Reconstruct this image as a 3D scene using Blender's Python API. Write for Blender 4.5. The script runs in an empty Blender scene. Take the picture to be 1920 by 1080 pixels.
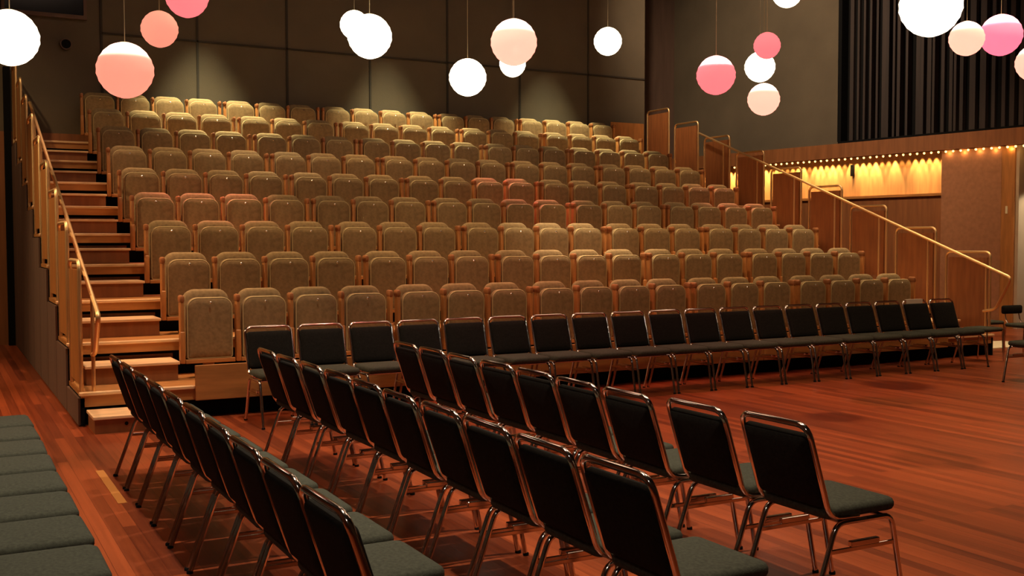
import bpy, bmesh, math, random
from mathutils import Vector, Matrix
random.seed(7)
S = bpy.context.scene
COL = S.collection
PI = math.pi

# ---------------------------------------------------------------- camera, world, lights, exposure
cam_d = bpy.data.cameras.new('camera'); cam = bpy.data.objects.new('camera', cam_d); COL.objects.link(cam)
F = Vector((0.47400989, 0.87939732, -0.04444078)); Rv = Vector((0.88022745, -0.47454861, -0.00180604)); Uv = Vector((0.02267754, 0.03826191, 0.99901039))
M = Matrix((Rv, Uv, -F)).transposed().to_4x4(); M.translation = Vector((-2.0733, -10.5768, 1.6342))
cam.matrix_world = M
cam_d.sensor_width = 36; cam_d.lens = 2001.4 / 1920 * 36; cam_d.clip_end = 100; cam_d.clip_start = .05
S.camera = cam
S.view_settings.view_transform = 'Standard'; S.view_settings.look = 'None'
S.view_settings.gamma = 1; S.view_settings.use_curve_mapping = False
S.view_settings.exposure = 0.0
w = bpy.data.worlds.new('world'); S.world = w; w.use_nodes = True
w.node_tree.nodes['Background'].inputs[0].default_value = (.05, .03, .018, 1)
w.node_tree.nodes['Background'].inputs[1].default_value = .3

def light(kind, name, loc, target, power, col, size=.08, angle=60, blend=.6):
    d = bpy.data.lights.new(name, kind); d.energy = power; d.color = col
    if kind == 'SPOT':
        d.spot_size = math.radians(angle); d.spot_blend = blend; d.shadow_soft_size = size
    elif kind == 'AREA':
        d.shape = 'DISK'; d.size = size
    else: d.shadow_soft_size = size
    o = bpy.data.objects.new(name, d); COL.objects.link(o); o.location = loc
    if target is not None:
        o.rotation_euler = (Vector(target) - Vector(loc)).to_track_quat('-Z', 'Y').to_euler()
    return o
WARM = (1, .66, .34); WHITE = (1, .80, .55); PINK = (1, .30, .26); RED = (1, .36, .16)
# house washes from the ceiling grid over the raked seats (steep, so cushion tops catch the light)
for x in (1.2, 3.9, 6.6, 9.3):
    light('SPOT', 'house_spot', (x, 4.35, 8.2), (x, 4.25, 2.0), {1.2: 1200, 3.9: 1700, 6.6: 1200, 9.3: 1500}[x], WARM, .08, 37, 1)
    light('SPOT', 'house_spot', (x, 1.50, 8.2), (x, 1.30, 1.2), {1.2: 1500, 3.9: 1600, 6.6: 2200, 9.3: 1600}[x], WARM, .08, 37, 1)
for x, y, tx, ty, tz, p in [(5.0, -4.0, 5.2, 1.0, 1.2, 420), (1.0, -4.0, 1.4, 1.0, 1.2, 420), (9.5, -3.2, 9.4, 1.0, 1.0, 420)]:
    light('SPOT', 'house_spot', (x, y, 8.1), (tx, ty, tz), p * .8, WARM, .10, 62, .9)
# added fill spots over the two flights of steps, brightening rails and treads
for x, y, p, c in ((-.6, 4.2, 900, (1, .60, .40)), (-.6, .6, 1300, (1, .62, .40)), (10.9, 3.2, 900, WARM), (10.9, .0, 700, WARM)):
    light('SPOT', 'aisle_fill', (x, y, 8.1), (x, y, 1), p, c, .08, 30, .9)
# tight pools on the middle rows
light('SPOT', 'pool_spot', (5.6, 1.45, 8.0), (5.5, 1.4, 1.5), 3400, WHITE, .08, 24, .9)
light('SPOT', 'pool_spot', (9.4, 1.3, 8.0), (9.6, 1.2, 1.2), 1000, WHITE, .08, 24, .8)
light('SPOT', 'pool_spot', (2.1, 4.6, 8.0), (2.1, 4.6, 2.9), 1200, WHITE, .08, 24, .8)
# pink gels
for x, y, tx, ty, tz, p in [(.9, 3.9, .9, 2.9, 2.2, 3600), (5.2, 4.6, 5.7, 3.4, 2.2, 3600), (9.8, 4.2, 9.5, 3.1, 2.0, 2700), (3.4, 0, 4.2, -2.2, 0, 1301)]:
    light('SPOT', 'pink_spot', (x, y, 8.0), (tx, ty, tz), p, PINK, .08, 60 if p == 1301 else 19, .8)
# downlights grazing the back wall, bright on the last rows
for x, p in ((1.95, 5200), (5.3, 4400), (8.7, 3800)):
    light('SPOT', 'wall_downlight', (x, 6.90, 8.4), (x, 6.90, 3.7), p * 1.2, (1, .90, .54), .03, 37, .7)
# added hard key from behind the camera, no room lamp: glints on the chrome
light('SPOT', 'added_key', (-5.2, -12.6, 6.6), (.8, -5.0, .6), 260, (1, .92, .78), .2, 40, .8)
# floor washes; the last spot is added to brighten the pale light patch
NEU = (1, .84, .64)
for x, y, tx, ty, p, c in [(2.6, -6.4, 2.4, -6.2, 1500, (1, .74, .5)), (7.0, -5.2, 7.2, -4.8, 2100, (1, .72, .42)), (-1.2, -5.4, -1.3, -5.2, 2300, NEU), (.6, -2.6, .4, -2.8, 1100, NEU), (-2.4, -1.0, -1.8, -1.0, 600, RED), (12.5, -3.5, 12.8, -2.0, 950, (1, .62, .3)), (12.2, -.4, 12.0, .3, 420, NEU)]:
    light('SPOT', 'floor_spot', (x, y, 8.1), (tx, ty, 0), p, c, .11, 62, .9)
# added fill spots brightening the flanks of the seating and the right wall
light('SPOT', 'side_fill', (-3.2, 3.5, 8.0), (-1.6, 8.0, 1.6), 700, WARM, .1, 50, .9)
light('SPOT', 'side_fill', (-6.4, 1.5, 6.2), (-1, 1.8, 1.2), 1500, WARM, .1, 62, .9)
light('SPOT', 'side_fill', (8.4, 4.5, 8.3), (14.4, 7.0, 5.2), 1900, (1, .74, .50), .1, 80, .9)
light('SPOT', 'side_fill', (9.4, .4, 8.2), (14.4, 2.2, 1.6), 1100, WARM, .1, 46, .9)
# soft ambient fill from added discs, not real ceiling fixtures
for x, y in ((0, -4), (5, -4), (10, -3), (2, 3), (8, 3)):
    light('AREA', 'ceiling_fill', (x, y, 8.5), (x, y, 0), 52, (1, .66, .46), 3.0)
# cold-ish doorway light on the far right
light('SPOT', 'doorway_light', (16.1, 1.1, 3.2), (15.5, 2.3, .9), 170, (1, .84, .60), .05, 62, .3)

# ---------------------------------------------------------------- materials
def mat(name, col, rough=.6, metal=0, noise=None, bump=0, bscale=60, spec=.5, coat=0, emit=None, es=1, sheen=0):
    m = bpy.data.materials.new(name); m.use_nodes = True; nt = m.node_tree; b = nt.nodes['Principled BSDF']
    b.inputs['Base Color'].default_value = (*col, 1); b.inputs['Roughness'].default_value = rough; b.inputs['Metallic'].default_value = metal
    b.inputs['Specular IOR Level'].default_value = spec; b.inputs['Coat Weight'].default_value = coat
    b.inputs['Sheen Weight'].default_value = sheen
    if emit: b.inputs['Emission Color'].default_value = (*emit, 1); b.inputs['Emission Strength'].default_value = es
    tc = nt.nodes.new('ShaderNodeTexCoord')
    if noise:
        sc, amt, stretch = noise
        mp = nt.nodes.new('ShaderNodeMapping'); mp.inputs['Scale'].default_value = stretch
        nt.links.new(tc.outputs['Object'], mp.inputs[0])
        n = nt.nodes.new('ShaderNodeTexNoise'); n.inputs['Scale'].default_value = sc; n.inputs['Detail'].default_value = 5
        nt.links.new(mp.outputs[0], n.inputs[0])
        r = nt.nodes.new('ShaderNodeMapRange'); r.inputs[1].default_value = .3; r.inputs[2].default_value = .7
        r.inputs[3].default_value = 1 - amt; r.inputs[4].default_value = 1 + amt
        nt.links.new(n.outputs[0], r.inputs[0])
        mx = nt.nodes.new('ShaderNodeVectorMath'); mx.operation = 'SCALE'; mx.inputs[0].default_value = col
        nt.links.new(r.outputs[0], mx.inputs['Scale']); nt.links.new(mx.outputs[0], b.inputs['Base Color'])
    if bump:
        n2 = nt.nodes.new('ShaderNodeTexNoise'); n2.inputs['Scale'].default_value = bscale; n2.inputs['Detail'].default_value = 3
        nt.links.new(tc.outputs['Object'], n2.inputs[0])
        bp = nt.nodes.new('ShaderNodeBump'); bp.inputs['Strength'].default_value = bump; bp.inputs['Distance'].default_value = .01
        nt.links.new(n2.outputs[0], bp.inputs['Height']); nt.links.new(bp.outputs[0], b.inputs['Normal'])
    return m
m_wall = mat('painted_wall', (.108, .084, .052), .85, noise=(1.2, .12, (1, 1, 1)), bump=.25, bscale=90)
m_groove = mat('wall_joint', (.035, .028, .02), .9)
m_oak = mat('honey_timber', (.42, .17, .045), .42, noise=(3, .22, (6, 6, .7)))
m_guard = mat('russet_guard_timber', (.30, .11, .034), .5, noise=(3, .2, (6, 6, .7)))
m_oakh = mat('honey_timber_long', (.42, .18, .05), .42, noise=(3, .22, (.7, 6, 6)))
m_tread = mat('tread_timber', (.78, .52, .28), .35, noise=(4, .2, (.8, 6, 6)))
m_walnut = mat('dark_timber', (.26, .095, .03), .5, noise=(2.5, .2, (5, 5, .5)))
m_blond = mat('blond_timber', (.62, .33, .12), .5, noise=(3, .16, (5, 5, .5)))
m_fab = mat('taupe_fabric', (.25, .17, .082), .95, noise=(30, .18, (1, 1, 1)), bump=.35, bscale=260, spec=.2)
m_piping = mat('lit_rim_piping', (.46, .36, .17), .85)
m_black = mat('black_fabric', (.010, .009, .007), .95, noise=(60, .3, (1, 1, 1)), bump=.2, bscale=300, spec=.15)
m_seatfab = mat('charcoal_green_fabric', (.046, .048, .034), .95, noise=(70, .25, (1, 1, 1)), bump=.3, bscale=300, spec=.2)
m_chrome = mat('chrome', (.72, .62, .54), .13, 1)
m_brass = mat('brass_rail', (.90, .62, .30), .46, 1)
m_dark = mat('black_void', (.006, .006, .006), .9, spec=.1)
m_clad = mat('brown_side_cladding', (.12, .072, .05), .7, noise=(2, .15, (4, 4, .5)))
m_slat = mat('dark_slat', (.030, .019, .015), .75, noise=(2, .3, (6, 6, .3)))
m_panel = mat('brown_door_face', (.36, .155, .07), .7, noise=(14, .12, (1, 1, 1)))
m_beige = mat('beige_plaster', (.46, .35, .23), .85, noise=(3, .06, (1, 1, 1)))
m_button = mat('steel_button', (.8, .78, .72), .25, 1)
m_tape = mat('ochre_tape', (.45, .17, .035), .5)
m_cream = mat('lit_cream', (.85, .76, .52), .6)  # pale tone painting the lit floor patch, shared with the wall plate
m_ceil = mat('dark_ceiling', (.03, .027, .024), .9)
m_glass = mat('booth_glass', (.008, .010, .014), .12)
m_cord = mat('pale_cord', (.45, .38, .22), .7)
m_bulb = mat('bulb_glow', (1, .8, .45), .4, emit=(1, .55, .16), es=4)
m_paper_sheet = mat('white_paper', (.85, .78, .6), .7)

def floor_mat():
    m = bpy.data.materials.new('jarrah_boards'); m.use_nodes = True; nt = m.node_tree; b = nt.nodes['Principled BSDF']
    tc = nt.nodes.new('ShaderNodeTexCoord'); mp = nt.nodes.new('ShaderNodeMapping'); mp.inputs['Rotation'].default_value = (0, 0, PI/2)
    nt.links.new(tc.outputs['Object'], mp.inputs[0])
    br = nt.nodes.new('ShaderNodeTexBrick'); br.inputs['Scale'].default_value = 1; br.inputs['Brick Width'].default_value = 2.1
    br.inputs['Row Height'].default_value = .078; br.inputs['Mortar Size'].default_value = .0012; br.inputs['Bias'].default_value = 0
    br.inputs['Color1'].default_value = (.22, .22, .22, 1); br.inputs['Color2'].default_value = (.85, .85, .85, 1); br.inputs['Mortar'].default_value = (0, 0, 0, 1)
    nt.links.new(mp.outputs[0], br.inputs[0])
    mp2 = nt.nodes.new('ShaderNodeMapping'); mp2.inputs['Scale'].default_value = (26, .7, 1)
    nt.links.new(tc.outputs['Object'], mp2.inputs[0])
    n = nt.nodes.new('ShaderNodeTexNoise'); n.inputs['Scale'].default_value = 1.6; n.inputs['Detail'].default_value = 7
    nt.links.new(mp2.outputs[0], n.inputs[0])
    mx = nt.nodes.new('ShaderNodeMix'); mx.data_type = 'RGBA'; mx.inputs[0].default_value = .42
    nt.links.new(br.outputs[0], mx.inputs['A']); nt.links.new(n.outputs[0], mx.inputs['B'])
    cr = nt.nodes.new('ShaderNodeValToRGB'); cr.color_ramp.elements[0].position = .2; cr.color_ramp.elements[0].color = (.075, .014, .007, 1)
    cr.color_ramp.elements[1].position = .8; cr.color_ramp.elements[1].color = (.37, .078, .023, 1)
    nt.links.new(mx.outputs['Result'], cr.inputs[0]); nt.links.new(cr.outputs[0], b.inputs['Base Color'])
    b.inputs['Roughness'].default_value = .30; b.inputs['Specular IOR Level'].default_value = .36
    bp = nt.nodes.new('ShaderNodeBump'); bp.inputs['Strength'].default_value = .08; bp.inputs['Distance'].default_value = .01
    nt.links.new(n.outputs[0], bp.inputs['Height']); nt.links.new(bp.outputs[0], b.inputs['Normal'])
    return m
m_floor = floor_mat()

def paper(name, col, trans, glow):
    m = bpy.data.materials.new(name); m.use_nodes = True; nt = m.node_tree
    for n in list(nt.nodes):
        if n.type != 'OUTPUT_MATERIAL': nt.nodes.remove(n)
    out = [n for n in nt.nodes if n.type == 'OUTPUT_MATERIAL'][0]
    d = nt.nodes.new('ShaderNodeBsdfDiffuse'); t = nt.nodes.new('ShaderNodeBsdfTranslucent'); mx = nt.nodes.new('ShaderNodeMixShader')
    d.inputs[0].default_value = (*col, 1); t.inputs[0].default_value = (*trans, 1); mx.inputs[0].default_value = .5
    nt.links.new(d.outputs[0], mx.inputs[1]); nt.links.new(t.outputs[0], mx.inputs[2])
    e = nt.nodes.new('ShaderNodeEmission'); e.inputs[0].default_value = (*trans, 1); e.inputs[1].default_value = glow
    ad = nt.nodes.new('ShaderNodeAddShader'); nt.links.new(mx.outputs[0], ad.inputs[0]); nt.links.new(e.outputs[0], ad.inputs[1])
    nt.links.new(ad.outputs[0], out.inputs[0]); return m
m_pw = paper('white_paper_shade', (.9, .86, .78), (1, .92, .76), 1.6)
m_pp = paper('pale_pink_paper_shade', (.85, .45, .40), (1, .50, .38), .42)
m_pr = paper('rose_paper_shade', (.85, .30, .36), (1, .34, .36), .52)
m_pc = paper('blush_paper_shade', (.9, .65, .58), (1, .60, .48), .66)
m_pk = paper('bright_pink_paper_shade', (.88, .35, .50), (1, .30, .42), .62)

# ---------------------------------------------------------------- helpers
def box(bm, x0, x1, y0, y1, z0, z1, bev=0):
    vs = [bm.verts.new((x, y, z)) for x in (x0, x1) for y in (y0, y1) for z in (z0, z1)]
    fs = [(0, 1, 3, 2), (4, 6, 7, 5), (0, 4, 5, 1), (2, 3, 7, 6), (0, 2, 6, 4), (1, 5, 7, 3)]
    faces = [bm.faces.new([vs[i] for i in f]) for f in fs]
    if bev:
        es = list({e for f in faces for e in f.edges})
        bmesh.ops.bevel(bm, geom=es, offset=bev, segments=2, affect='EDGES', profile=.5)
def fillet(pts, r, n=5):
    P = [Vector(p) for p in pts]; out = [P[0]]
    for i in range(1, len(P) - 1):
        a, b, c = P[i-1], P[i], P[i+1]; u = (a - b); v = (c - b)
        ri = min(r, u.length * .49, v.length * .49); s = b + u.normalized() * ri; e = b + v.normalized() * ri
        for k in range(n + 1):
            t = k / n; out.append(s * (1-t)**2 + b * 2*t*(1-t) + e * t*t)
    out.append(P[-1]); return out
def tube(bm, pts, r, seg=8, fil=0, n=5):
    P = fillet(pts, fil, n) if fil else [Vector(p) for p in pts]
    rings = []; ref = None
    for i, p in enumerate(P):
        t = (P[min(i+1, len(P)-1)] - P[max(i-1, 0)]).normalized()
        if ref is None:
            ref = Vector((0, 0, 1)) if abs(t.z) < .9 else Vector((1, 0, 0))
        ref = (ref - t * ref.dot(t)).normalized(); q = t.cross(ref)
        rings.append([bm.verts.new(p + (ref * math.cos(a) + q * math.sin(a)) * r) for a in [2*PI*k/seg for k in range(seg)]])
    for a, b in zip(rings, rings[1:]):
        for k in range(seg): bm.faces.new([a[k], a[(k+1) % seg], b[(k+1) % seg], b[k]])
    bm.faces.new(rings[0][::-1]); bm.faces.new(rings[-1])
def rrect(w_, h_, rt, rb, n=6):
    out = []
    for cx, cy, r, a0 in [(w_/2, h_/2, rt, 0), (-w_/2, h_/2, rt, PI/2), (-w_/2, -h_/2, rb, PI), (w_/2, -h_/2, rb, 1.5*PI)]:
        sx = 1 if cx > 0 else -1; sy = 1 if cy > 0 else -1
        for k in range(n + 1):
            a = a0 + PI/2 * k / n; out.append((cx - sx*r + r*math.cos(a), cy - sy*r + r*math.sin(a)))
    return out
def pad(bm, w_, h_, t, rt, rb, bev, mtx, puff=0, taper=0):
    """cushion: outline in local x/z, thickness along y; rounded edges"""
    rings = []
    lay = [(-t/2 - puff, .45), (-t/2 - puff*.7, .16), (-t/2, bev), (-t/2 + bev*.35, bev*.35), (-t/2 + bev, 0), (t/2 - bev, 0), (t/2 - bev*.35, bev*.35), (t/2, bev), (t/2 + puff*.7, .16), (t/2 + puff, .45)]
    for y, ins in lay:
        if ins > .15: ins = ins * min(w_, h_)
        o = rrect(w_ - 2*ins, h_ - 2*ins, max(rt - ins, .004), max(rb - ins, .004))
        rings.append([bm.verts.new(mtx @ Vector((x * (1 - taper * (.5 - z / h_)), y, z))) for x, z in o])
    n = len(rings[0])
    for a, b in zip(rings, rings[1:]):
        for k in range(n): bm.faces.new([a[k], a[(k+1) % n], b[(k+1) % n], b[k]])
    bm.faces.new(rings[0][::-1]); bm.faces.new(rings[-1])
def lathe(bm, prof, seg=24, mtx=Matrix()):
    rings = [[bm.verts.new(mtx @ Vector((r*math.cos(2*PI*k/seg), r*math.sin(2*PI*k/seg), z))) for k in range(seg)] for r, z in prof]
    for a, b in zip(rings, rings[1:]):
        for k in range(seg): bm.faces.new([a[k], a[(k+1) % seg], b[(k+1) % seg], b[k]])
    bm.faces.new(rings[0][::-1]); bm.faces.new(rings[-1])
def obj(name, bm, m, parent=None, smooth=False, loc=None):
    bmesh.ops.recalc_face_normals(bm, faces=bm.faces)
    me = bpy.data.meshes.new(name); bm.to_mesh(me); bm.free()
    if smooth:
        for p in me.polygons: p.use_smooth = True
        try: me.set_sharp_from_angle(angle=math.radians(45))
        except Exception: pass
    me.materials.append(m)
    o = bpy.data.objects.new(name, me); COL.objects.link(o)
    if parent: o.parent = parent
    if loc: o.location = loc
    return o
def B(*boxes, bev=0):
    bm = bmesh.new()
    for b in boxes: box(bm, *b, bev=bev)
    return bm
def T(*tubes):
    bm = bmesh.new()
    for pts, r, fil in tubes: tube(bm, pts, r, 8, fil)
    return bm
def tag(o, label, cat, group=None):
    o['label'] = label; o['category'] = cat
    if group: o['group'] = group
    return o
def thing(name, label, cat, loc=(0, 0, 0), rz=0, group=None):
    o = bpy.data.objects.new(name, None); COL.objects.link(o); o.location = loc; o.rotation_euler = (0, 0, rz); o.empty_display_size = .1
    return tag(o, label, cat, group)
def struct(name, bm, m, parent=None, loc=None, rz=0):
    o = obj(name, bm, m, parent)
    if loc: o.location = loc
    o.rotation_euler = (0, 0, rz)
    if not parent: o['kind'] = 'structure'
    return o
def dup(root, loc, rz, label, group=None, skip=()):
    r = root.copy(); COL.objects.link(r); r.location = loc; r.rotation_euler = (0, 0, rz); r['label'] = label
    if group: r['group'] = group
    for ch in list(root.children):
        if ch.get('opt') in skip: continue
        c = ch.copy(); COL.objects.link(c); c.parent = r
        for g in ch.children:
            d = g.copy(); COL.objects.link(d); d.parent = c
    return r
ORD = ['first', 'second', 'third', 'fourth', 'fifth', 'sixth', 'seventh', 'eighth', 'ninth', 'tenth', 'eleventh', 'twelfth',
       'thirteenth', 'fourteenth', 'fifteenth', 'sixteenth', 'seventeenth', 'eighteenth', 'nineteenth', 'twentieth']

# ---------------------------------------------------------------- room shell
WX0, WY0, CZ = -7.0, -14.0, 8.6
struct('floor', B((WX0, 18.0, WY0, 12.0, -.2, 0)), m_floor)
struct('ceiling', B((WX0, 18.0, WY0, 12.0, CZ, CZ + .2)), m_ceil)
wb = struct('wall_back', B((WX0, 11.13, 8.02, 8.32, 3.36, CZ)), m_wall)
bm = bmesh.new()
for x in (-1.2, .37, 1.90, 3.45, 5.0, 6.56, 8.13, 9.72):
    tall = x in (.37, 1.90, 3.45, 6.56, 9.72, -1.2)
    box(bm, x - .018, x + .018, 8.0, 8.03, 3.37, CZ if tall else 5.0)
box(bm, .37, 11.12, 8.0, 8.03, 5.0, 5.03)
struct('trim_1', bm, m_groove)
struct('wall_back_base', B((WX0, 11.13, 8.0, 8.32, 0, 3.36)), m_walnut)['kind'] = 'structure'
bpy.data.objects['wall_back_base'].name = 'trim_2'
struct('wall_left', B((WX0 - .2, WX0, WY0, 8.3, 0, CZ)), m_walnut)
struct('wall_front', B((WX0, 18.0, WY0 - .2, WY0, 0, CZ)), m_wall)
struct('wall_back_far', B((11.13, 18.0, 11.0, 11.2, 0, CZ)), m_clad)
struct('wall_return', B((11.0, 11.13, 8.32, 11.0, 0, CZ)), m_clad)
bpy.data.objects['wall_return'].name = 'wall_back_return'
# black strip put in for the shaded gap between side cladding and back wall
struct('dark_gap_strip', B((-1.10, -1.00, 7.86, 7.99, 0, 4.35)), m_dark)
# control booth window and round port
wn = struct('window_1', B((-1.05, .10, 7.985, 8.01, 5.26, 6.6)), m_glass)
bm = bmesh.new()
for b in ((-1.10, .15, 7.96, 8.02, 5.20, 5.26), (.10, .15, 7.96, 8.02, 5.26, 6.65), (-1.10, -1.05, 7.96, 8.02, 5.26, 6.65), (-1.1, .15, 7.96, 8.02, 6.6, 6.65)): box(bm, *b)
obj('window_frame', bm, m_clad, wn)
tp = thing('wall_port', 'small round dark port with pale rim on the back wall below the booth window', 'vent', (-.17, 8.0, 4.79))
ry = Matrix.Rotation(PI/2, 4, 'X')
bm = bmesh.new(); lathe(bm, [(.075, -.018), (.09, -.018), (.09, .03), (.075, .03), (.07, .02)], 24, ry); obj('rim', bm, m_clad, tp, True)
bm = bmesh.new(); lathe(bm, [(.072, 0), (.072, .024)], 24, ry); obj('opening', bm, m_dark, tp)
# right wall, slightly angled: local x = along the wall going away, local y = into the room
RQ = (15.2, 2.35, 0); RA = math.atan2(.993, -.122)
def rw(name, m, *boxes, parent=None): return struct(name, B(*boxes), m, parent, None if parent else RQ, 0 if parent else RA)
rw('wall_right', m_wall, (3.74, 9.0, -.02, .30 * 0 + 0.0, 3.60, CZ), (-17, 3.74, -.5, -.27, 3.67, CZ))
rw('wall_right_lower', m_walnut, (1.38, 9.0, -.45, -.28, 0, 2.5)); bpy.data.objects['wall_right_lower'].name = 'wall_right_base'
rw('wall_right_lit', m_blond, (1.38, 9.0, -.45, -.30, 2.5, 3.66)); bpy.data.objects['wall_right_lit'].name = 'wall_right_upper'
rw('trim_4', m_oakh, (1.38, 9.0, -.28, -.22, 2.50, 2.55))
rw('trim_5', m_walnut, (-17, 9.0, -.03, .05, 3.36, 3.66), (-17, 9.0, -.45, -.03, 3.58, 3.66))
rw('trim_6', m_dark, (-17, 3.74, -.26, .05, 3.66, 3.70), (3.69, 3.78, -.3, .02, 3.7, CZ))
rw('wall_right_near', m_beige, (-17, -1.3, -.45, -.25, 0, 3.58), (-1.3, -.10, -1.6, -1.4, 0, 3.58), (-.16, -.10, -1.6, -.085, 0, 3.58))
rw('trim_7', m_oak, (-.10, .15, -.09, -.04, 0, 3.36))
rw('baseboard_right', m_walnut, (1.40, 9.0, -.28, -.255, 0, .12), (-1.3, -.11, -1.4, -1.37, 0, .14))
d1 = rw('door_1', m_panel, (.16, 1.38, -.32, -.05, 0, 3.36))
bm = bmesh.new(); lathe(bm, [(.02, -.01), (.028, 0), (.028, .04), (.018, .05)], 16, Matrix.Translation((.26, -.05, 1.1)) @ Matrix.Rotation(-PI/2, 4, 'X')); obj('door_handle', bm, m_button, d1, True)
dp = obj('wall_plate', B((-.02, .02, 0, .02, -.07, .07), bev=.006), m_cream); dp.location = (0, 0, 0)
tag(dp, 'small silver plate on the timber door jamb at the right', 'wall plate'); dp.matrix_world = Matrix.Translation(RQ) @ Matrix.Rotation(RA, 4, 'Z') @ Matrix.Translation((.04, -.04, 2.18))
hk = obj('exit_sensor', B((-.035, .035, 0, .07, -.12, .12), bev=.01), m_dark)
tag(hk, 'small black wall speaker on the lit blond timber band', 'speaker'); hk.matrix_world = Matrix.Translation(RQ) @ Matrix.Rotation(RA, 4, 'Z') @ Matrix.Translation((3.6, -.30, 3.10)); hk.name = 'wall_speaker'
# slatted acoustic screen above the soffit
sc = thing('slatted_screen', 'tall dark screen of uneven vertical slats above the lit band', 'screen', RQ, RA)
obj('backing', B((-6, 3.69, -.25, -.20, 3.71, 8.5)), m_dark, sc)
bm = bmesh.new(); x = 3.60; i = 0
while x > -5.9:
    wd = random.choice((.05, .07, .09, .12)); dp_ = random.choice((.06, .10, .14))
    box(bm, x - wd, x, -.20, -.20 + dp_, 3.71, 8.5); x -= wd + random.choice((.05, .09, .13))
obj('slats', bm, m_slat, sc)
# string of lamps under the soffit
ls = thing('lamp_strip', 'long strip of small warm lamps glowing under the right wall soffit', 'strip light', RQ, RA)
obj('track', B((-.9, 8.6, -.015, .015, 3.343, 3.36)), m_walnut, ls)
t = -.75; n_ = 0
while t < 6.9:
    bm = bmesh.new(); bmesh.ops.create_uvsphere(bm, u_segments=10, v_segments=6, radius=.022)
    obj('bulb', bm, m_bulb, ls, True, (t, .0, 3.325)); t += .155; n_ += 1
Rm = Matrix.Translation(RQ) @ Matrix.Rotation(RA, 4, 'Z')
random.seed(3)
t = 1.50
while t < 8.0:
    p = Rm @ Vector((t, -.20, 3.42)); q = Rm @ Vector((t, -.31, 2.6))
    light('SPOT', 'strip_lamp', p, q, random.uniform(14, 110), (1, .60, .24), .012, 44, .6); t += .155
t = -.65
while t < 1.4:
    p = Rm @ Vector((t, .0, 3.29)); light('POINT', 'strip_lamp', p, None, .9, (1, .55, .18), .02); t += .31

# ---------------------------------------------------------------- raked seating tiers
DY, DZ, H1, YP, PT, G = .9476, .3576, .30, -.54, .54, .087
DBL = (4, 7, 11, 14)
XR = 18 * PT + 4 * G          # right edge of the seat block
XA0, XA1 = -.98, XR + 1.00     # outer edges incl. aisles
ROWN = ['front', 'second', 'third', 'fourth', 'fifth', 'sixth', 'seventh', 'eighth', 'top']
for i in range(9):
    y0, z = YP + DY * i, H1 + DZ * i
    t = thing('seating_tier', f'{ROWN[i]} timber tier of the raked seating, {"its lowest step" if i == 0 else "counted up from the floor"}', 'seating platform', (0, y0, 0), 0, 'stepped tiers of the raked seating')
    dd = DY + .05 if i < 8 else DY
    obj('deck', B((XA0, XA1, .012, dd, z - .04, z - .002)), m_oakh, t)
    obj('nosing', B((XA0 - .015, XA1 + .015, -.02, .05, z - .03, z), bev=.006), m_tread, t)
    if i: obj('fascia', B((XA0, XA1, 0, .025, z - .115, z - .03)), m_oakh, t)
    else: obj('fascia', B((XA0, XA1, 0, .025, z - .13, z - .03)), m_oakh, t)
    obj('dark_backing', B((XA0 + .02, XA1 - .02, .10, .12, max(0, z - DZ + .0) if i else 0, z - .04)), m_dark, t)  # black sheet standing in for the shade in the open gap below
    if i:
        for a_, b_ in ((XA0, 0), (XR, XA1)): obj('lower_rail', B((a_, b_, .07, .099, z - .23, z - .15)), m_walnut, t)
    for sx in (XA0, XA1):
        s = 1 if sx > 0 else -1; e0 = sx + (.004 if s > 0 else -.024)
        obj('side_panel', B((e0, e0 + .02, .012, DY - .012, .01, z - .05)), m_clad, t)
        obj('dark_backing', B((sx - .03, sx + .003, 0, DY, 0, z - .05)) if s > 0 else B((sx - .003, sx + .03, 0, DY, 0, z - .05)), m_dark, t)
        gx = sx + .015 if s < 0 else sx + .04
        obj('guard_panel', B((gx - .012, gx + .012, .13, .79, z + .06, z + 1.08)), m_oak if s < 0 else m_guard, t)
        obj('guard_rail', T(([(gx, .09, z), (gx, .09, z + 1.16), (gx, .84, z + 1.16), (gx, .84, z)], .018, .09)), m_brass, t, True)
    if i == 8:
        obj('guard_panel', B((XR + .1, XA1 - .08, .80, .82, z + .04, z + .9)), m_oak, t)
# kick panel in front of the first row
kp = tag(obj('kick_panel', B((.0, 3.4, -.03, 0, .165, .49), (3.41, 6.8, -.03, 0, .165, .49), (6.81, XR + .02, -.03, 0, .165, .49), bev=.004), m_oakh, None, False, (0, YP - .022, 0)), 'long honey timber kick panel along the foot of the seating behind the black chairs', 'panel')
# half steps in the aisles
def step(name, label, x0, x1, y0, z0, z1, dep, group=None):
    t = thing(name, label, 'step', ((x0 + x1) / 2, y0, z0), 0, group); hw = (x1 - x0) / 2; hh = z1 - z0
    obj('box', B((-hw + .015, hw - .015, .02, dep, 0.0, hh - .028)), m_walnut, t)
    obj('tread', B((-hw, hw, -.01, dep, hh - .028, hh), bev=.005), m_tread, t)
    return t
for i in range(8):
    y0, z = YP + DY * i, H1 + DZ * i
    for sd, (xa, xb) in (('left', (XA0 + .09, -.035)), ('right', (XR + .045, XA1 - .09))):
        step('aisle_step', f'timber half step box in the {sd} aisle on the {ROWN[i]} tier', xa, xb, y0 + DY * .5, z, z + DZ / 2, DY * .5 - .02, f'half steps in the {sd} aisle')
st0 = step('floor_step', 'loose timber step box on the floor at the foot of the left aisle', -.94, -.50, -1.02, 0, .15, .46)
bm = bmesh.new(); lathe(bm, [(.016, 0), (.016, .004)], 12, Matrix.Translation((.05, .017, .075)) @ Matrix.Rotation(PI/2, 4, 'X')); obj('finger_hole', bm, m_dark, st0)
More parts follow.
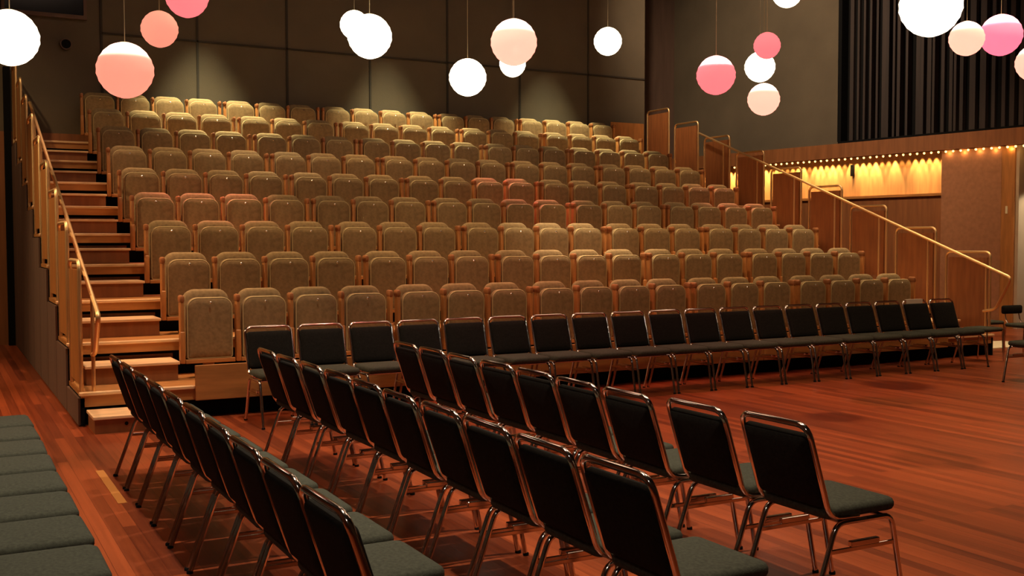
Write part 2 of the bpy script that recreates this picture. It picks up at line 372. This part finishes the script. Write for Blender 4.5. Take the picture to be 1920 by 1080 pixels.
# long handrails
def handrail(x, sgn, label):
    t = thing('handrail', label, 'handrail', (x, YP, 0))
    f = lambda y: (1.235 if sgn < 0 else 1.125) + (y - YP) * DZ / DY
    yt = 6.0
    pts = [(0, .1, .62), (0, -.10, .66), (0, -.34, f(YP - .34) - .0), (0, yt - YP, f(yt))]
    obj('rail', T((pts, .021, .07)), m_brass, t, True)
    obj('post', T(([(0, .06, H1), (0, .06, f(YP + .06))], .017, 0)), m_brass, t, True)
    for k in range(1, 7):
        yy = k * DY + .13
        obj('post', T(([(0, yy, H1 + DZ * k), (0, yy, f(YP + yy) - .015)], .014, 0)), m_brass, t, True)
    return t
handrail(XA0 + .115, 1, 'long sloping brass handrail down the left aisle')
handrail(XA1 - .08, -1, 'long sloping brass handrail down the right aisle')

# tip-up seat prototype; origin: left edge of the seat bay, on the deck, y = arm line
def make_seat():
    t = thing('tip_up_seat', '', 'theatre seat')
    cx = PT / 2
    lean = Matrix.Rotation(math.radians(1), 4, 'X')
    bm = bmesh.new(); pad(bm, .445, .60, .085, .105, .02, .026, Matrix.Translation((cx, .035, .485)) @ lean, .006); obj('seat_cushion', bm, m_fab, t, True)
    bm = bmesh.new(); pad(bm, .455, .66, .085, .115, .03, .030, Matrix.Translation((cx, .165, .53)) @ Matrix.Rotation(math.radians(-9), 4, 'X'), .006); obj('backrest', bm, m_fab, t, True)
    # piping along cushion edge, its pale tone painting in the lit rim
    bm = bmesh.new(); o = rrect(.43, .585, .098, .02); mt = Matrix.Translation((cx, .035, .485)) @ lean
    ps = [mt @ Vector((x, -.030, z)) for x, z in o]; tube(bm, ps + [ps[0]], .0075, 6); obj('piping', bm, m_piping, t, True)
    bm = bmesh.new(); lathe(bm, [(.010, 0), (.012, .006), (.006, .012)], 12, Matrix.Translation((cx, -.038, .735)) @ Matrix.Rotation(PI/2, 4, 'X')); obj('button', bm, m_button, t, True)
    obj('base_rail', B((.03, PT - .03, -.02, .03, .145, .185), bev=.006), m_oakh, t)
    bm = bmesh.new(); box(bm, cx - .05, cx + .05, .06, .12, .02, .16); box(bm, cx - .09, cx + .09, .02, .18, 0, .02); obj('pedestal', bm, m_walnut, t)
    for xx, op in ((0, 'l'), (PT, 'r')):
        bm = bmesh.new()
        box(bm, xx - .019, xx + .019, -.03, .06, .15, .745, .01); box(bm, xx - .024, xx + .024, -.045, .0, .15, .46, .01)
        f = obj('side_frame', bm, m_oak, t, True)
        bm = bmesh.new(); box(bm, xx - .024, xx + .024, -.040, .085, .735, .812, .022)
        a = obj('armrest_end', bm, m_guard, f, True)
        if op == 'r': f['opt'] = 'r'
    return t
proto = make_seat()
def xk(k): return PT * k + G * sum(1 for q in DBL if k >= q)
first = True
for i in range(9):
    for k in range(18):
        nxt = k + 1
        withr = (nxt in DBL) or nxt == 18
        lab = f'taupe tip-up seat, {ORD[k]} from the left aisle in the {ROWN[i]} row'
        if i == 8: lab = f'taupe tip-up seat, {ORD[k]} from the left aisle in the top row by the back wall'
        if i == 0: lab = f'taupe tip-up seat, {ORD[k]} from the left aisle in the lowest row'
        dup(proto, (xk(k), DY * i, H1 + DZ * i), 0, lab, f'tip-up seats in the {ROWN[i]} row', () if withr else ('r',))
for c in list(proto.children):
    for g in list(c.children): bpy.data.objects.remove(g)
    bpy.data.objects.remove(c)
bpy.data.objects.remove(proto)

# ---------------------------------------------------------------- black stacking chairs; origin under the back's top tube, facing +y
def make_chair():
    t = thing('stacking_chair', '', 'chair')
    W = .215
    obj('back_frame', T(([(-W, .30, .425), (-W, .135, .43), (-W, 0, .845), (W, 0, .845), (W, .135, .43), (W, .30, .425)], .014, .065)), m_chrome, t, True)
    tl = math.atan2(.135, .42)
    bm = bmesh.new(); pad(bm, .412, .345, .045, .03, .03, .016, Matrix.Translation((0, .071, .641)) @ Matrix.Rotation(tl, 4, 'X'), .006); obj('backrest', bm, m_black, t, True)
    bm = bmesh.new(); pad(bm, .435, .43, .056, .05, .05, .020, Matrix.Translation((0, .335, .448)) @ Matrix.Rotation(PI/2, 4, 'X') @ Matrix.Rotation(0, 4, 'Z'), .010, .0); obj('seat', bm, m_seatfab, t, True)
    for s in (-1, 1):
        x = s * (W + .004)
        obj('leg', T(([(x, .02, 0), (x, .17, .405), (x, .34, .405)], .0125, .05)), m_chrome, t, True)
        obj('leg', T(([(x, .34, .405), (x, .50, .405), (x, .585, 0)], .0125, .05)), m_chrome, t, True)
        bm = bmesh.new(); box(bm, x - .006, x + .006, .115, .535, .272, .292, .003); box(bm, x - .012, x + .012, .25, .42, .292, .318, .004)
        obj('stretcher', bm, m_chrome, t)
        bm = bmesh.new(); lathe(bm, [(.016, 0), (.016, .012), (.012, .016)], 10, Matrix.Translation((x, .02, 0))); f1 = obj('foot_glide', bm, m_dark, t, True)
        bm = bmesh.new(); lathe(bm, [(.016, 0), (.016, .012), (.012, .016)], 10, Matrix.Translation((x, .585, 0))); f2 = obj('foot_glide', bm, m_dark, t, True)
    for y in (.21, .46): obj('cross_bar', T(([(-W, y, .405), (W, y, .405)], .009, 0)), m_chrome, t, True)
    return t
ch = make_chair(); used = [False]
def chair(x, y, rz, label, group):
    rz += random.uniform(-.018, .018)
    if not used[0]:
        used[0] = True; ch.location = (x, y, 0); ch.rotation_euler = (0, 0, rz); ch['label'] = label; ch['group'] = group; return ch
    return dup(ch, (x, y, 0), rz, label, group)
random.seed(11)
PC = .4955
for k in range(10):
    chair(-1.03 - .006 * max(0, k - 5), -2.97 - PC * k - .03, -PI/2, f'black stacking chair, {ORD[k]} from the bleachers in the row beside the left floor aisle', 'black chairs of the left middle row')
for k in range(10):
    chair(.00 + random.uniform(-.01, .01), -3.02 - PC * k, -PI/2, f'black stacking chair, {ORD[k]} from the bleachers in the centre row of chairs', 'black chairs of the centre row')
for k in range(9):
    chair(1.06 + (.05 if k == 7 else .10 if k == 8 else 0) + random.uniform(-.01, .01), -3.03 - PC * k, -PI/2, f'black stacking chair, {ORD[k]} from the bleachers in the row edging the open floor', 'black chairs of the row nearest the open floor')
for k in range(9):
    chair(-2.10, -2.98 - PC * k, -PI/2, f'dark stacking chair at the left frame edge, seat pad {ORD[k]} from the far end', 'dark chairs at the lower left corner')
for k in range(19):
    chair(.60 + .499 * k, -.87, PI + random.uniform(-.02, .02), f'black stacking chair, {ORD[k]} from the left along the foot of the raked seats', 'black chairs along the foot of the raked seats')
#chair(10.25, -.80, PI - .35, 'black stacking chair turned inwards at the right end of the row below the seats', 'black chairs at the right')
chair(9.25, -2.75, PI/2, 'black stacking chair cut off by the right edge of the photo', 'black chairs at the right')

def low_chair(loc, rz, label, back=True):
    t = thing('low_back_chair' if back else 'low_stool', label, 'chair' if back else 'stool', loc, rz)
    m1 = Matrix.Rotation(PI/2, 4, 'X')
    bm = bmesh.new(); pad(bm, .40, .38, .05, .05, .05, .02, Matrix.Translation((0, .20, .43)) @ m1, .006); obj('seat', bm, m_seatfab, t, True)
    for sx in (-.18, .18):
        for sy in (.03, .37):
            obj('leg', T(([(sx * 1.05, sy + (sy - .2) * .12, 0), (sx, sy, .41)], .011, 0)), m_chrome, t, True)
    if back:
        bm = bmesh.new(); pad(bm, .38, .12, .04, .03, .03, .014, Matrix.Translation((0, -.03, .64)), .005); obj('backrest', bm, m_black, t, True)
        for sx in (-.13, .13): obj('back_post', T(([(sx, .05, .41), (sx, -.01, .50), (sx, -.03, .60)], .009, .03)), m_chrome, t, True)
    return t
low_chair((11.45, .05, 0), PI - .2, 'small black chair with a narrow back pad beyond the last front-row chair')
low_chair((11.4, -.62, 0), PI - .1, 'small black chair with a narrow back pad next to the white wall edge')
low_chair((10.35, -1.15, 0), .1, 'low dark padded stool in front of the pale patch of floor light', False)
# ---------------------------------------------------------------- small floor things
tag(obj('floor_tape', B((-.027, .027, -.54, .54, .0005, .003)), m_tape, None, False, (-1.085, -3.08, 0)), 'ochre strip of tape on the timber floor left of the chairs', 'tape')
tag(obj('floor_light_patch', B((-.9, .9, -.35, .35, 0, .02), bev=.004), m_cream, None, False, (12.0, .35, 0)), 'pale cream sheet standing in for doorway light on the floor beside the right end of the seating', 'light patch')  # flat pale sheet put in for light spilling from the doorway
bm = bmesh.new(); box(bm, -.15, .15, -.012, -.009, -.10, 0); box(bm, -.15, .15, -.012, .02, 0, .003)
tag(obj('paper_sheet', bm, m_paper_sheet, None, False, (9.08, -.875, .862)), 'white paper sheet folded over a black chair back near the right end', 'paper')

# ---------------------------------------------------------------- paper lanterns
def lantern(label, kind, c, r, pw):
    x, y, z = c
    t = thing('paper_lantern', label, 'paper lantern', (x, y, z), 0, 'hanging paper lanterns')
    mm = {'w': m_pw, 'p': m_pp, 'r': m_pr, 'c': m_pc, 'k': m_pk}[kind]
    prof = []; N = 22
    for k in range(N + 1):
        a = -PI/2 + PI * k / N; rr = math.cos(a); zz = math.sin(a)
        rr = max(rr, .16); bulge = 1 + .012 * math.cos(k * PI)
        prof.append((r * rr * bulge * (1 - .030 * math.sin(2 * a) ** 2), r * zz * (1 - .01 * abs(zz) ** 6)))
    bm = bmesh.new(); seg = 28
    rings = [[bm.verts.new((q * math.cos(2*PI*k/seg), q * math.sin(2*PI*k/seg), h)) for k in range(seg)] for q, h in prof]
    for a_, b_ in zip(rings, rings[1:]):
        for k in range(seg): bm.faces.new([a_[k], a_[(k+1) % seg], b_[(k+1) % seg], b_[k]])
    o = obj('paper_shade', bm, mm, t, True)
    bm = bmesh.new(); tube(bm, [(.16*r*math.cos(2*PI*k/12), .16*r*math.sin(2*PI*k/12), r*.985) for k in range(13)], .004, 6)
    tube(bm, [(-.16*r, 0, r*.985), (0, 0, r*1.0), (.16*r, 0, r*.985)], .003, 6); obj('wire_ring', bm, m_cord, t, True)
    bm = bmesh.new(); tube(bm, [(0, 0, r), (0, 0, CZ - z)], .0028, 6); obj('cord', bm, m_cord, t)
    if kind == 'w': light('POINT', 'lantern_bulb', (x, y, z + r * .2), None, pw * .55, (1, .92, .82), .03)
    elif pw: light('SPOT', 'lantern_top_fill', (x, y, z - r * .05), (x, y, z + 1), pw * 10, (1, .93, .88), .012, 132, .7)  # added inner spot imitating overhead light on the coloured lantern tops
L = [('large white paper lantern cut by the left edge of the photo', 'w', (-1.55, -1.68, 3.16), .208, 16),
     ('large salmon paper lantern with its top lit white, above the left stairs', 'p', (-.82, -2.26, 2.89), .204, 3.2),
     ('medium salmon paper lantern just above the largest salmon one', 'p', (.15, 1.73, 3.97), .200, 0),
     ('rose paper lantern cut by the top edge at the left', 'r', (.05, -.22, 3.93), .20, 0),
     ('smaller white lantern tucked behind a larger white one', 'w', (3.11, 3.64, 4.63), .20, 14),
     ('large white lantern overlapping a smaller white one, left of centre', 'w', (1.46, -1.29, 3.50), .202, 16),
     ('white paper lantern hanging alone low in the centre', 'w', (2.98, -.21, 3.38), .20, 16),
     ('blush paper lantern in front of a small white one in the centre', 'c', (2.40, -2.32, 3.36), .202, 5),
     ('small white lantern peeping out beneath the blush one', 'w', (5.92, 4.22, 4.39), .205, 14),
     ('small round white lantern on a thin cord, right of centre', 'w', (6.52, 2.44, 4.50), .202, 14),
     ('white lantern whose tip just dips into the top edge', 'w', (8.04, .40, 4.95), .205, 14),
     ('rose-pink lantern with lit top hanging alone, right of the back wall', 'r', (5.12, -1.72, 3.35), .202, 4.0),
     ('small dusky pink lantern, topmost of the stack of three', 'r', (6.21, -1.27, 3.82), .150, 0),
     ('white lantern in the middle of the stack of three', 'w', (7.69, .53, 3.95), .202, 14),
     ('peach lantern with its top lit white, lowest of the stack of three', 'c', (7.07, -.25, 3.39), .200, 2.2),
     ('biggest white lantern at the upper right, cut by the top edge', 'w', (3.72, -5.64, 3.17), .200, 16),
     ('small peach lantern beside the pink one at the upper right', 'c', (5.94, -4.14, 3.40), .150, 1.4),
     ('bright pink lantern behind a peach one at the upper right', 'k', (7.22, -3.51, 3.65), .202, 3.5),
     ('peach lantern sliced by the right edge of the photo', 'c', (8.64, -2.86, 3.58), .20, 2.0)]
for a in L: lantern(*a)
